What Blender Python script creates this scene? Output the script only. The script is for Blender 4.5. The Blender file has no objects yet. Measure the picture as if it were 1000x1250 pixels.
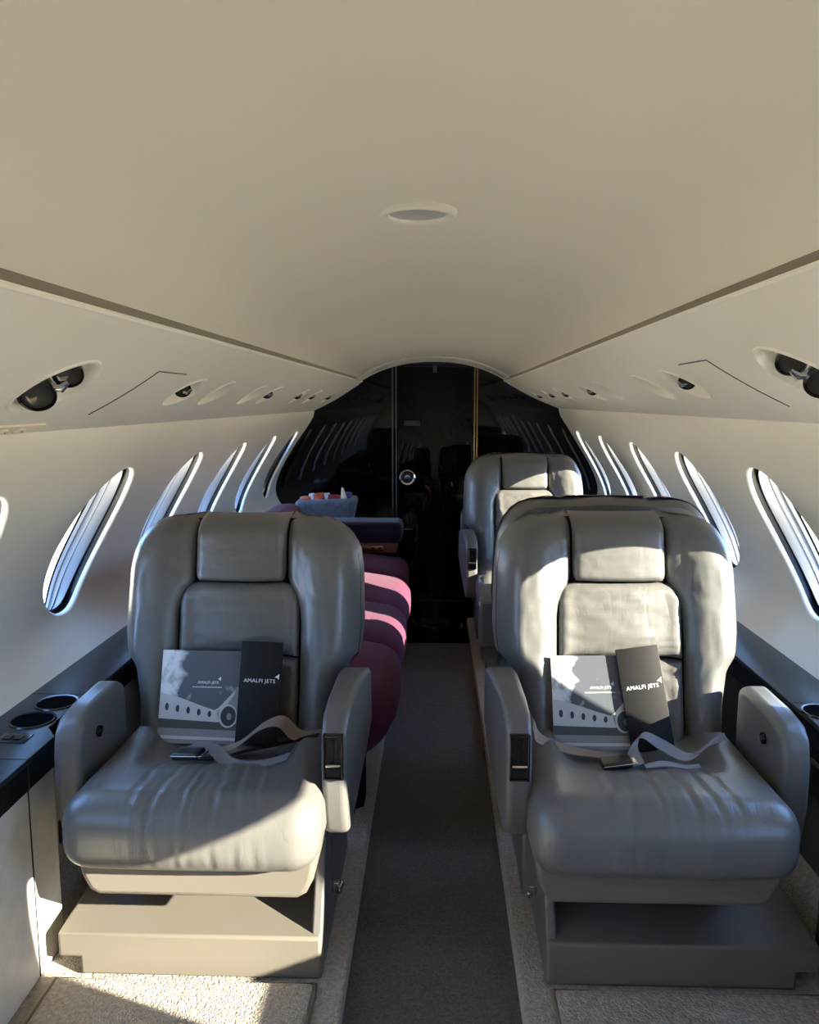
import bpy, bmesh, math, random
from mathutils import Vector, Matrix, noise
random.seed(4)
PI = math.pi
SC = bpy.context.scene
COL = SC.collection
L = lambda c: tuple((x/255/12.92 if x/255 <= .04045 else ((x/255+.055)/1.055)**2.4) for x in c)

# ------------------------------------------------------------------ materials
def mat(name, rgb, rough=.5, metal=0., spec=.5, coat=0., coat_r=.05, grain=0., grain_scale=200., wrinkle=0., wrinkle_scale=9.,
        stretch=(1, 1, 1), var=0., var_scale=6., rgb2=None, sheen=0., sharp=False, wrinkle_dist=.01, grain_dist=.001):
    m = bpy.data.materials.new(name); m.use_nodes = True
    nt = m.node_tree; N = nt.nodes; K = nt.links
    b = N['Principled BSDF']
    c = L(rgb) + (1,)
    b.inputs['Base Color'].default_value = c
    b.inputs['Roughness'].default_value = rough
    b.inputs['Metallic'].default_value = metal
    b.inputs['Specular IOR Level'].default_value = spec
    b.inputs['Coat Weight'].default_value = coat
    b.inputs['Coat Roughness'].default_value = coat_r
    if sheen:
        b.inputs['Sheen Weight'].default_value = sheen
    tc = N.new('ShaderNodeTexCoord')
    mp = N.new('ShaderNodeMapping'); mp.inputs['Scale'].default_value = stretch
    K.new(tc.outputs['Object'], mp.inputs['Vector'])
    if rgb2 or var:
        n = N.new('ShaderNodeTexNoise'); n.inputs['Scale'].default_value = var_scale; n.inputs['Detail'].default_value = 6
        n.inputs['Roughness'].default_value = .6
        K.new(mp.outputs[0], n.inputs['Vector'])
        r = N.new('ShaderNodeValToRGB')
        r.color_ramp.elements[0].position = .35; r.color_ramp.elements[1].position = .65
        c2 = L(rgb2) + (1,) if rgb2 else tuple(x*(1-var) for x in c[:3]) + (1,)
        r.color_ramp.elements[0].color = c2; r.color_ramp.elements[1].color = c
        K.new(n.outputs['Fac'], r.inputs['Fac']); K.new(r.outputs['Color'], b.inputs['Base Color'])
    last = None
    if wrinkle:
        n = N.new('ShaderNodeTexNoise'); n.inputs['Scale'].default_value = wrinkle_scale; n.inputs['Detail'].default_value = 3
        n.inputs['Distortion'].default_value = .6
        K.new(mp.outputs[0], n.inputs['Vector'])
        src = n.outputs['Fac']
        if sharp:
            mm = N.new('ShaderNodeMath'); mm.operation = 'SUBTRACT'; mm.inputs[1].default_value = .5
            ab = N.new('ShaderNodeMath'); ab.operation = 'ABSOLUTE'
            pw = N.new('ShaderNodeMath'); pw.operation = 'POWER'; pw.inputs[1].default_value = .55
            K.new(src, mm.inputs[0]); K.new(mm.outputs[0], ab.inputs[0]); K.new(ab.outputs[0], pw.inputs[0]); src = pw.outputs[0]
        bp = N.new('ShaderNodeBump'); bp.inputs['Strength'].default_value = wrinkle; bp.inputs['Distance'].default_value = wrinkle_dist
        K.new(src, bp.inputs['Height']); last = bp
    if grain:
        v = N.new('ShaderNodeTexNoise'); v.inputs['Scale'].default_value = grain_scale; v.inputs['Detail'].default_value = 4
        K.new(tc.outputs['Object'], v.inputs['Vector'])
        bp = N.new('ShaderNodeBump'); bp.inputs['Strength'].default_value = grain; bp.inputs['Distance'].default_value = grain_dist
        K.new(v.outputs['Fac'], bp.inputs['Height'])
        if last: K.new(last.outputs['Normal'], bp.inputs['Normal'])
        last = bp
    if last: K.new(last.outputs['Normal'], b.inputs['Normal'])
    return m

def carpet_mat(name, a, b2, scale, dist, strength):
    m = mat(name, a, rough=.95, spec=.1, rgb2=b2, var_scale=scale*.5)
    nt = m.node_tree; N = nt.nodes; K = nt.links; b = N['Principled BSDF']
    tc = N.new('ShaderNodeTexCoord')
    v = N.new('ShaderNodeTexVoronoi'); v.inputs['Scale'].default_value = scale; v.inputs['Randomness'].default_value = 1
    n = N.new('ShaderNodeTexNoise'); n.inputs['Scale'].default_value = scale*.12; n.inputs['Detail'].default_value = 3
    ad = N.new('ShaderNodeMath'); ad.operation = 'MULTIPLY_ADD'; ad.inputs[1].default_value = -.6
    K.new(tc.outputs['Object'], v.inputs['Vector']); K.new(tc.outputs['Object'], n.inputs['Vector'])
    K.new(v.outputs['Distance'], ad.inputs[0]); K.new(n.outputs['Fac'], ad.inputs[2])
    bp = N.new('ShaderNodeBump'); bp.inputs['Strength'].default_value = strength; bp.inputs['Distance'].default_value = dist
    K.new(ad.outputs[0], bp.inputs['Height']); K.new(bp.outputs['Normal'], b.inputs['Normal'])
    b.inputs['Sheen Weight'].default_value = .15
    return m

M = {}
M['leather'] = mat('grey_leather', (92, 93, 92), rough=.33, spec=.5, grain=.25, grain_scale=420, wrinkle=.22, wrinkle_scale=7, stretch=(1.6, 1, .8), var=.10, var_scale=3, wrinkle_dist=.012)
M['leather_soft'] = mat('soft_creased_leather', (94, 94, 92), rough=.33, spec=.5, grain=.25, grain_scale=420, wrinkle=.17, wrinkle_scale=7, stretch=(2.4, 1.0, .7), var=.08, var_scale=3, sharp=True, wrinkle_dist=.008)
M['leather_hard'] = mat('taut_grey_leather', (90, 90, 89), rough=.36, spec=.5, grain=.22, grain_scale=380, wrinkle=.06, wrinkle_scale=5)
M['vinyl'] = mat('taupe_vinyl', (98, 94, 87), rough=.48, spec=.4, grain=.1, grain_scale=300)
M['gap'] = mat('dark_seam', (24, 24, 25), rough=.8)
M['liner'] = mat('cream_liner', (226, 221, 208), rough=.40, spec=.35, grain=.04, grain_scale=60)
M['ceiling'] = mat('headliner', (222, 216, 202), rough=.42, spec=.35, wrinkle=.05, wrinkle_scale=3)
M['whitelip'] = mat('white_plastic_lip', (226, 222, 210), rough=.35)
M['seam_shade'] = mat('painted_seam_shade', (128, 121, 108), rough=.8)  # brown tone painted in for the shade along the ceiling seam
M['placard'] = mat('cream_placard', (238, 226, 196), rough=.4)
M['frame'] = mat('window_frame_grey', (84, 86, 87), rough=.35)
M['gasket'] = mat('black_gasket', (12, 12, 13), rough=.5)
M['lacquer'] = mat('black_lacquer', (2, 2, 2), rough=.03, spec=.24, wrinkle=.02, wrinkle_scale=2, wrinkle_dist=.02)
M['ledge'] = mat('dark_ledge_laminate', (26, 33, 33), rough=.36, spec=.35)
M['ledge_edge'] = mat('black_ledge_fascia', (10, 13, 14), rough=.25)
M['stone'] = mat('grey_stone_laminate', (214, 211, 202), rough=.6, rgb2=(196, 194, 186), var_scale=14)
M['charcoal'] = mat('charcoal_panel', (62, 66, 64), rough=.6)
M['sidefab'] = mat('beige_side_fabric', (150, 142, 126), rough=.8, grain=.3, grain_scale=200)
M['carpet'] = carpet_mat('light_loop_carpet', (176, 168, 156), (146, 138, 128), 190, .006, .9)
M['mat'] = carpet_mat('light_loop_mat', (188, 180, 168), (152, 144, 133), 230, .007, 1.)
M['aisle'] = carpet_mat('aisle_carpet', (100, 95, 92), (74, 70, 69), 330, .004, .8)
M['binding'] = mat('mat_binding', (112, 100, 88), rough=.9)
M['chrome'] = mat('chrome', (205, 205, 205), rough=.12, metal=1)
M['darkchrome'] = mat('dark_chrome', (60, 60, 62), rough=.18, metal=1)
M['black'] = mat('black_plastic', (10, 10, 11), rough=.3)
M['blackmatt'] = mat('black_matt', (9, 9, 10), rough=.9, spec=.02)
M['purple'] = mat('purple_wool', (86, 46, 68), rough=.95, spec=.1, grain=.5, grain_scale=500, sheen=.05, wrinkle=.1, wrinkle_scale=6)
M['purple_dark'] = mat('deep_purple_wool', (34, 22, 38), rough=.95, spec=.1, grain=.5, grain_scale=500, sheen=.2)
M['walnut'] = mat('walnut_panel', (112, 78, 66), rough=.3, rgb2=(84, 54, 44), var_scale=12, stretch=(.2, 1, 4))
M['belt'] = mat('grey_webbing', (112, 115, 122), rough=.55, grain=.5, grain_scale=900)
M['belt_warm'] = mat('taupe_webbing', (128, 114, 104), rough=.6, grain=.5, grain_scale=900)
M['card_black'] = mat('black_card', (13, 13, 14), rough=.5, spec=.25)
M['paper'] = mat('white_print', (230, 230, 228), rough=.5)
M['print_dark'] = mat('dark_print', (28, 31, 36), rough=.35)
M['print_mid'] = mat('mid_grey_print', (120, 122, 124), rough=.35)
M['print_light'] = mat('light_grey_print', (176, 177, 176), rough=.35)
M['basket'] = mat('blue_grey_felt', (104, 112, 124), rough=.95, grain=.6, grain_scale=300, rgb2=(84, 92, 104), var_scale=60)
M['snack_o'] = mat('orange_wrapper', (170, 74, 34), rough=.25)
M['snack_w'] = mat('white_wrapper', (176, 172, 168), rough=.25)
M['snack_r'] = mat('red_wrapper', (122, 40, 52), rough=.25)
M['snack_b'] = mat('blue_wrapper', (58, 64, 108), rough=.25)
M['snack_y'] = mat('cream_wrapper', (222, 208, 172), rough=.25)
M['lens'] = mat('frosted_lamp_lens', (178, 178, 176), rough=.3)
M['lamp_glass'] = mat('smoked_lamp_glass', (52, 50, 46), rough=.12, coat=.5)
M['red_sign'] = mat('red_print', (150, 62, 48), rough=.4)
M['brass'] = mat('brass_trim', (150, 124, 84), rough=.22, metal=1)

def sky_print():
    m = bpy.data.materials.new('cloudy_sky_print'); m.use_nodes = True
    nt = m.node_tree; N = nt.nodes; K = nt.links; b = N['Principled BSDF']; b.inputs['Roughness'].default_value = .3
    tc = N.new('ShaderNodeTexCoord')
    n = N.new('ShaderNodeTexNoise'); n.inputs['Scale'].default_value = 22; n.inputs['Detail'].default_value = 8; n.inputs['Distortion'].default_value = .5
    K.new(tc.outputs['Object'], n.inputs['Vector'])
    sx = N.new('ShaderNodeSeparateXYZ'); K.new(tc.outputs['Object'], sx.inputs[0])
    # the cloud fills the left side of the picture
    mr = N.new('ShaderNodeMapRange'); mr.inputs['From Min'].default_value = -.105; mr.inputs['From Max'].default_value = -.03
    mr.inputs['To Min'].default_value = .28; mr.inputs['To Max'].default_value = -.12
    K.new(sx.outputs['X'], mr.inputs['Value'])
    ad = N.new('ShaderNodeMath'); ad.operation = 'ADD'; K.new(n.outputs['Fac'], ad.inputs[0]); K.new(mr.outputs[0], ad.inputs[1])
    r = N.new('ShaderNodeValToRGB'); e = r.color_ramp.elements
    e[0].position = .52; e[0].color = L((70, 75, 82)) + (1,); e[1].position = .72; e[1].color = L((205, 206, 206)) + (1,)
    K.new(ad.outputs[0], r.inputs['Fac']); K.new(r.outputs['Color'], b.inputs['Base Color'])
    return m
M['sky_print'] = sky_print()

def glass_mat():
    m = bpy.data.materials.new('window_glass'); m.use_nodes = True
    nt = m.node_tree; N = nt.nodes; K = nt.links
    for n in list(N):
        if n.type != 'OUTPUT_MATERIAL': N.remove(n)
    out = [n for n in N if n.type == 'OUTPUT_MATERIAL'][0]
    t = N.new('ShaderNodeBsdfTransparent'); t.inputs[0].default_value = (.96, .97, .95, 1)
    g = N.new('ShaderNodeBsdfGlossy'); g.inputs['Roughness'].default_value = .02
    mx = N.new('ShaderNodeMixShader'); mx.inputs[0].default_value = .06
    K.new(t.outputs[0], mx.inputs[1]); K.new(g.outputs[0], mx.inputs[2]); K.new(mx.outputs[0], out.inputs[0])
    return m
M['glass'] = glass_mat()

# ------------------------------------------------------------------ mesh helpers
def tag(o, label=None, cat=None, group=None, kind=None):
    if label: o['label'] = label
    if cat: o['category'] = cat
    if group: o['group'] = group
    if kind: o['kind'] = kind
    return o

def mesh_obj(name, V, F, m, parent=None, smooth=True, mi=None, auto=None):
    me = bpy.data.meshes.new(name)
    me.from_pydata([tuple(v) for v in V], [], F)
    ms = m if isinstance(m, list) else [m]
    for x in ms: me.materials.append(x)
    if mi:
        for p, i in zip(me.polygons, mi): p.material_index = i
    bm = bmesh.new(); bm.from_mesh(me)
    bmesh.ops.recalc_face_normals(bm, faces=bm.faces)
    bm.to_mesh(me); bm.free()
    me.validate()
    if smooth:
        for p in me.polygons: p.use_smooth = True
        me.set_sharp_from_angle(angle=auto if auto else math.radians(38))
    o = bpy.data.objects.new(name, me); COL.objects.link(o)
    if parent: o.parent = parent
    return o

def empty(name, loc=(0, 0, 0), rz=0.):
    o = bpy.data.objects.new(name, None); COL.objects.link(o)
    o.location = loc; o.rotation_euler = (0, 0, rz); o.empty_display_size = .1
    return o

def copy_tree(o, parent=None):
    c = o.copy(); COL.objects.link(c); c.parent = parent
    for ch in list(o.children):
        copy_tree(ch, c)
    return c

class MB:
    def __init__(s): s.V = []; s.F = []; s.MI = []
    def add(s, V, F, mi=0, mx=None):
        k = len(s.V)
        s.V += [tuple(mx @ Vector(v)) if mx else tuple(v) for v in V]
        s.F += [tuple(i+k for i in f) for f in F]; s.MI += [mi]*len(F)
        return s
    def box(s, x0, x1, y0, y1, z0, z1, mi=0, mx=None):
        V = [(x, y, z) for z in (z0, z1) for y in (y0, y1) for x in (x0, x1)]
        F = [(0, 2, 3, 1), (4, 5, 7, 6), (0, 1, 5, 4), (2, 6, 7, 3), (0, 4, 6, 2), (1, 3, 7, 5)]
        return s.add(V, F, mi, mx)
    def tube(s, pts, r, n=12, mi=0, cap=True, closed=False):
        P = [Vector(p) for p in pts]; V = []; F = []
        m = len(P); up = Vector((0, 0, 1)); prev = None
        rr = r if isinstance(r, (list, tuple)) else [r]*m
        for i, p in enumerate(P):
            a = P[(i-1) % m] if closed else P[max(i-1, 0)]; b = P[(i+1) % m] if closed else P[min(i+1, m-1)]
            t = (b-a).normalized()
            if prev is None:
                u = t.cross(up) if abs(t.z) < .95 else t.cross(Vector((1, 0, 0)))
            else:
                u = prev - t*prev.dot(t)
            u.normalize(); prev = u; w = t.cross(u)
            for j in range(n):
                an = 2*PI*j/n
                V.append(p + (u*math.cos(an) + w*math.sin(an))*rr[i])
        for i in range(m if closed else m-1):
            for j in range(n):
                a = i*n+j; b = i*n+(j+1) % n; i2 = (i+1) % m
                F.append((a, b, i2*n+(j+1) % n, i2*n+j))
        if cap and not closed:
            F.append(tuple(range(n))[::-1]); F.append(tuple(range((m-1)*n, m*n)))
        return s.add(V, F, mi)
    def lathe(s, prof, n=32, mi=0, mx=None, cap0=False, cap1=False):
        V = []; F = []
        for r, z in prof:
            for j in range(n):
                a = 2*PI*j/n; V.append((r*math.cos(a), r*math.sin(a), z))
        for i in range(len(prof)-1):
            for j in range(n):
                F.append((i*n+j, i*n+(j+1) % n, (i+1)*n+(j+1) % n, (i+1)*n+j))
        if cap0: F.append(tuple(range(n))[::-1])
        if cap1: F.append(tuple(range((len(prof)-1)*n, len(prof)*n)))
        return s.add(V, F, mi, mx)
    def prism(s, poly, axis, a, b, mi=0, mx=None):
        """poly: 2D points in the plane across axis ('x': (y,z), 'y': (x,z), 'z': (x,y))"""
        n = len(poly)
        def P(p, t):
            return {'x': (t, p[0], p[1]), 'y': (p[0], t, p[1]), 'z': (p[0], p[1], t)}[axis]
        V = [P(p, a) for p in poly] + [P(p, b) for p in poly]
        F = [tuple(range(n))[::-1], tuple(range(n, 2*n))] + [(i, (i+1) % n, n+(i+1) % n, n+i) for i in range(n)]
        return s.add(V, F, mi, mx)
    def build(s, name, m, parent=None, smooth=True, bevel=0, seg=3):
        o = mesh_obj(name, s.V, s.F, m, parent, smooth, s.MI)
        if bevel:
            b = o.modifiers.new('bevel', 'BEVEL'); b.width = bevel; b.segments = seg; b.limit_method = 'ANGLE'; b.angle_limit = math.radians(35)
            b.harden_normals = False
            for p in o.data.polygons: p.use_smooth = True
        return o

def axis_coords(h, r, k, m):
    a = [-h + r*(1-math.cos(PI/2*i/k)) for i in range(k+1)]
    mid = [(-h+r) + (2*h-2*r)*i/m for i in range(1, m)]
    return a + mid + [-x for x in reversed(a)]

def rbox(sx, sy, sz, r, k=4, m=(8, 8, 3)):
    h = (sx/2, sy/2, sz/2)
    r = min(r, min(h)*.98)
    C = [axis_coords(h[i], r, k, m[i]) for i in range(3)]
    idx = {}; V = []; F = []
    def vid(p):
        key = tuple(round(c, 6) for c in p)
        if key not in idx:
            inner = Vector([max(-(h[i]-r), min(h[i]-r, p[i])) for i in range(3)])
            d = Vector(p)-inner
            q = inner + d.normalized()*r if d.length > 1e-9 else Vector(p)
            idx[key] = len(V); V.append(q)
        return idx[key]
    for ax in range(3):
        u, v = [i for i in range(3) if i != ax]
        for sgn in (-1, 1):
            for i in range(len(C[u])-1):
                for j in range(len(C[v])-1):
                    q = []
                    for a, b in ((i, j), (i+1, j), (i+1, j+1), (i, j+1)):
                        p = [0, 0, 0]; p[ax] = sgn*h[ax]; p[u] = C[u][a]; p[v] = C[v][b]; q.append(vid(p))
                    F.append(tuple(q))
    return V, F

def soft(name, size, loc, r, m, parent=None, fn=None, k=4, mm=(8, 8, 3), rot=None):
    V, F = rbox(*size, r, k, mm)
    if fn: V = [fn(v) for v in V]
    if rot: V = [rot @ v for v in V]
    V = [v + Vector(loc) for v in V]
    return mesh_obj(name, V, F, m, parent)

def circ(t):
    t = max(0., min(1., t)); return math.sqrt(max(0., 1-(1-t)**2))
def lerp(a, b, t): return a+(b-a)*t
def sstep(a, b, x):
    t = max(0., min(1., (x-a)/(b-a))); return t*t*(3-2*t)
def interp(tab, x):
    if x <= tab[0][0]: return tab[0][1]
    for (a, va), (b, vb) in zip(tab, tab[1:]):
        if x <= b: return lerp(va, vb, (x-a)/(b-a))
    return tab[-1][1]

def catmull(P, n):
    out = []
    for i in range(len(P)-1):
        p0 = P[max(i-1, 0)]; p1 = P[i]; p2 = P[i+1]; p3 = P[min(i+2, len(P)-1)]
        for j in range(n):
            t = j/n
            out.append(tuple(.5*((2*b)+(-a+c)*t+(2*a-5*b+4*c-d)*t*t+(-a+3*b-3*c+d)*t**3) for a, b, c, d in zip(p0, p1, p2, p3)))
    out.append(tuple(P[-1]))
    return out

# ------------------------------------------------------------------ fuselage shell
Y0, Y1 = -1.6, 5.25
WSP, WC = .69, 2.20
WY = [WC + WSP*k for k in range(-5, 5)]
PROF_L = [(.905, -.06), (.905, .38), (.965, .455), (1.030, .53), (1.056, .60), (1.045, .68), (.995, .79), (.915, .92), (.850, 1.01), (.795, 1.10), (.785, 1.18), (.70, 1.30)]

class Profile:
    def __init__(s, pts, sign):
        s.p = catmull(pts, 12); s.sign = sign
        s.d = [0]
        for a, b in zip(s.p, s.p[1:]): s.d.append(s.d[-1]+math.hypot(b[0]-a[0], b[1]-a[1]))
        s.len = s.d[-1]
    def at(s, q):
        q = max(0, min(s.len, q))
        for i in range(len(s.d)-1):
            if q <= s.d[i+1]:
                t = (q-s.d[i])/max(1e-9, s.d[i+1]-s.d[i])
                return (lerp(s.p[i][0], s.p[i+1][0], t), lerp(s.p[i][1], s.p[i+1][1], t))
        return s.p[-1]
    def __call__(s, y, q, n=0.):
        a = s.at(q); e = .012
        if n:
            b = s.at(min(s.len, q+e)); c = s.at(max(0, q-e))
            dx, dz = b[0]-c[0], b[1]-c[1]; l = math.hypot(dx, dz)
            a = (a[0]+n*dz/l, a[1]-n*dx/l)
        return Vector((s.sign*a[0], y, a[1]))
    def s_at_z(s, z):
        for i, p in enumerate(s.p):
            if p[1] >= z: return s.d[i]
        return s.len

def holed(mapf, cells, K, LL, MR, sa, sb, lips):
    """cells: (ya, yb, None) or (ya, yb, (yc, sc, outline)); outline(theta) -> (dy, ds). One continuous surface."""
    V = []; F = []
    for ya, yb, hole in cells:
        if hole is None:
            k = len(V)
            nl = max(2, LL)
            for i in range(nl+1):
                for j in range(K+1): V.append(mapf(lerp(ya, yb, i/nl), lerp(sa, sb, j/K)))
            for i in range(nl):
                for j in range(K):
                    a = k+i*(K+1)+j; F.append((a, a+1, a+K+2, a+K+1))
            continue
        yc, sc, a_, b_, outl = hole
        B = [(lerp(ya, yb, i/LL), sa) for i in range(LL)] + [(yb, lerp(sa, sb, j/K)) for j in range(K)] + \
            [(lerp(yb, ya, i/LL), sb) for i in range(LL)] + [(ya, lerp(sb, sa, j/K)) for j in range(K)]
        n = len(B)
        th = [math.atan2((q-sc)/b_, (y-yc)/a_) for y, q in B]
        inn = [outl(t) for t in th]
        k = len(V)
        for r in range(MR+1):
            t = 1-(1-r/MR)**1.6
            t = r/MR
            t = t*(2-t)
            for (y, q), (dy, ds) in zip(B, inn):
                V.append(mapf(lerp(y, yc+dy, t), lerp(q, sc+ds, t)))
        for (kk, nn) in lips:
            for dy, ds in inn: V.append(mapf(yc+dy*kk, sc+ds*kk, nn))
        R = MR+1+len(lips)
        for r in range(R-1):
            for i in range(n):
                a = k+r*n+i; b = k+r*n+(i+1) % n
                F.append((a, b, b+n, a+n))
    return V, F

def ringsurf(mapf, yc, sc, outl, seq, n=72, fill=False, lift=0.):
    V = []; F = []
    for kk, nn in seq:
        for i in range(n):
            dy, ds = outl(2*PI*i/n); V.append(mapf(yc+dy*kk, sc+ds*(kk+lift*max(0, nn-.03)), nn))
    for r in range(len(seq)-1):
        for i in range(n):
            a = r*n+i; b = r*n+(i+1) % n; F.append((a, b, b+n, a+n))
    if fill: F.append(tuple(range((len(seq)-1)*n, len(seq)*n)))
    return V, F

def ell(a, b, p=1.): return lambda t: (a*math.copysign(abs(math.cos(t))**p, math.cos(t)), b*math.sin(t))

WA, WB = .172, .238
BEAM_CUT0 = .50
wn = 0
for side, sg in (('left', -1), ('right', 1)):
    pf = Profile(PROF_L if sg < 0 else [(x, z + (.015 if z > 1 else 0)) for x, z in PROF_L], sg)
    sc = pf.s_at_z(.802)
    if sg > 0: WY = WY[:]; WY[4], WY[3] = 1.55, .765  # two unseen right windows shifted to steer the sun patches
    edges = [Y0] + [(a+b)/2 for a, b in zip(WY, WY[1:])] + [Y1]
    cells = []
    sc0 = sc
    def wdim(i): return ((.192, .268, sc0+.022) if i == 4 else (.208, .285, sc0-.03)) if (sg > 0 and i in (3, 4)) else (.172, .238, sc0)  # the same unseen windows resized to shape the sun on the seats
    for i, yc in enumerate(WY):
        WA, WB, sc = wdim(i)
        cells.append((edges[i], edges[i+1], (yc, sc, WA, WB, ell(WA, WB, .92))))
    V, F = holed(pf, cells, 44, 18, 16, 0, pf.len, [(.985, .002), (.972, .006), (.968, .014)])
    w = mesh_obj('wall_'+side, V, F, M['liner']); tag(w, kind='structure')
    for iw, yc in enumerate(WY):
        WA, WB, sc = wdim(iw)
        wn += 1
        out = ell(WA, WB, .92)
        V, F = ringsurf(pf, yc, sc, out, [(.965, .045), (.935, .032), (.925, .030), (.918, .034), (.915, .055), (.913, .060), (.900, .060), (.905, .074), (.895, .077), (.885, .078), (.88, .088)], lift=2.6)
        fr = mesh_obj('window_%d' % wn, V, F, M['frame']); tag(fr, kind='structure')
        V, F = ringsurf(pf, yc, sc, out, [(.975, .010), (.969, .013), (.972, .06), (.965, .090), (.87, .094)], lift=2.6)
        mesh_obj('gasket', V, F, M['gasket'], fr)
        V, F = ringsurf(pf, yc, sc, out, [(.90, .082), (.4, .082), (.1, .082)], fill=True, lift=2.6)
        mesh_obj('window_pane', V, F, M['glass'], fr)
        shade = None
        if sg < 0 and abs(yc-WY[-1]) < .01: shade = (-.78, .30)      # pleated shade half drawn
        if sg > 0 and abs(yc-WY[3]) < .01: shade = (BEAM_CUT0, .98)  # added out of view to cut the sun beam on the left seat
        if shade:
            mb = MB(); n_ = max(4, int((shade[1]-shade[0])*WB/.013)); stp = (shade[1]-shade[0])*WB/n_
            hw = lambda q: WA*.89*math.sqrt(max(0, 1-((q-sc)/(WB*.99))**2))
            for j in range(n_):
                q0 = sc+shade[0]*WB+j*stp
                a0, a1, a2 = hw(q0), hw(q0+stp/2), hw(q0+stp)
                lf = 0
                P = [pf(yc-a0, q0+lf, .072), pf(yc+a0, q0+lf, .072), pf(yc+a1, q0+stp/2+lf, .058), pf(yc-a1, q0+stp/2+lf, .058),
                     pf(yc+a2, q0+stp+lf, .072), pf(yc-a2, q0+stp+lf, .072)]
                mb.add(P, [(0, 1, 2, 3), (3, 2, 4, 5)])
            mb.build('pleated_shade_or_beam_cut', M['whitelip'], fr, smooth=False)

    # sloping service panel above the windows
    def psu(y, q, n=0., sg=sg):
        zl = 1.128 if sg < 0 else 1.143
        if sg < 0: xs, zs = .478, 1.19+.265*.478
        else: xs, zs = .438, lerp(1.345, 1.319, sstep(.5, 5, y))
        t = q/.38
        x = lerp(.795, xs, t); z = lerp(zl, zs, t)
        bulge = .012*math.sin(PI*t)
        dx, dz = xs-.795, zs-zl; l = math.hypot(dx, dz)
        nx, nz = -dz/l, dx/l          # towards the cabin: inwards and down
        if nz > 0: nx, nz = -nx, -nz
        k = bulge - n
        return Vector((sg*(x + nx*k), y, z + nz*k))
    if sg < 0:
        psuL = psu
        POCK = [(1.33, .19, .092, .080, 'big'), (2.02, .19, .085, .062, 'lamp'), (2.31, .19, .075, .062, 'blank'), (2.76, .19, .075, .060, 'blank'),
                (3.04, .19, .080, .060, 'lamp'), (3.70, .19, .075, .060, 'lamp'), (4.10, .19, .070, .060, 'lamp'), (4.72, .19, .070, .060, 'lamp')]
    else:
        POCK = [(1.375, .19, .092, .080, 'big'), (2.02, .19, .085, .062, 'lamp'), (2.31, .19, .075, .062, 'blank'), (2.90, .19, .075, .060, 'blank'),
                (3.22, .19, .080, .060, 'lamp'), (3.86, .19, .075, .060, 'lamp'), (4.30, .19, .070, .060, 'lamp'), (4.80, .19, .070, .060, 'lamp')]
    ed = [1.0] + [(a[0]+b[0])/2 for a, b in zip(POCK, POCK[1:])] + [5.22]
    cells = [(Y0, 1.0, None)] + [(ed[i], ed[i+1], (p[0], p[1], p[2], p[3], ell(p[2], p[3], 1.12))) for i, p in enumerate(POCK)]
    V, F = holed(psu, cells, 14, 12, 8, 0, .38, [(.97, .003), (.93, .012)])
    pn = mesh_obj('trim_%d' % (1 if sg < 0 else 2), V, F, M['liner']); tag(pn, kind='structure')
    # lip along the seam and a strip coloured darker for the shade behind it
    mb = MB(); mb.tube([psu(Y0+(5.2-Y0)*i/20, .383, -.002) for i in range(21)], .005, 8)
    mb.build('edge_lip', M['whitelip'], pn)
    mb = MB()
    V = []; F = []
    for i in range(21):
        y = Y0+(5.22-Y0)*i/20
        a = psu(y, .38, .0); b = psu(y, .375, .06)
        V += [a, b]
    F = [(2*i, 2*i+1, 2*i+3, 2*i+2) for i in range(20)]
    mesh_obj('shadow_gap', V, F, M['seam_shade'], pn)
    # lower lip
    mb = MB()
    V = []; F = []
    for i in range(21):
        y = Y0+(5.22-Y0)*i/20
        V += [psu(y, 0, 0), psu(y, -.006, .006), psu(y, -.004, .03)]
    F = []
    for i in range(20):
        for j in range(2): F.append((3*i+j, 3*i+j+1, 3*i+j+4, 3*i+j+3))
    mesh_obj('lower_lip', V, F, M['liner'], pn)
    # the flush hatch, its outline seen as a thin groove
    yh0, yh1 = 1.47, 1.93
    mb = MB()
    for a, b in (((1.84, .265), (1.655, .265)), ((1.655, .265), (1.655, .085))):
        A = [psu(lerp(a[0], b[0], i/8), lerp(a[1], b[1], i/8), -.0005) for i in range(9)]
        mb.tube(A, .0013, 6)
    mb.build('hatch_groove', M['charcoal'], pn)
    # pockets: each a recess with its lamps
    names = {('lamp'): 'reading_light', 'big': 'reading_light', 'blank': 'vent_pocket'}
    order = ['first', 'second', 'third', 'fourth', 'fifth', 'sixth', 'seventh', 'eighth']
    for i, (yc, q, a, b, kind) in enumerate(POCK):
        out = ell(a, b, 1.12)
        c = psu(yc, q)
        wall_word = 'left' if sg < 0 else 'right'
        root = empty(names[kind], c)
        inv = Matrix.Translation(-c)
        V, F = ringsurf(psu, yc, q, out, [(1.0, -.001), (.96, .010), (.90, .026), (.55, .034), (.1, .036)], n=40, fill=True)
        mesh_obj('recess', [inv @ v for v in V], F, M['liner'], root)
        V, F = ringsurf(psu, yc, q, out, [(1.08, .001), (1.06, -.003), (1.0, -.003), (.965, .003)], n=48)
        mesh_obj('bezel', [inv @ v for v in V], F, M['whitelip'], root)
        if kind == 'blank':
            tag(root, '%s shallow closed vent pocket, %s from the near end of the %s service panel' % ('pale', order[i], wall_word), 'vent', 'closed vent pockets in the service panels')
        else:
            s_ = 1.25 if kind == 'big' else .85
            nrm = (psu(yc, q, -.02)-psu(yc, q)).normalized()
            tdir = (psu(yc, q+.01)-psu(yc, q-.01)).normalized()
            z_ax = (nrm*.6 + Vector((0, -1, 0))*.7).normalized()
            x_ax = (tdir - z_ax*tdir.dot(z_ax)).normalized(); y_ax = z_ax.cross(x_ax)
            R3 = Matrix((x_ax, y_ax, z_ax)).transposed().to_4x4()
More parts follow.
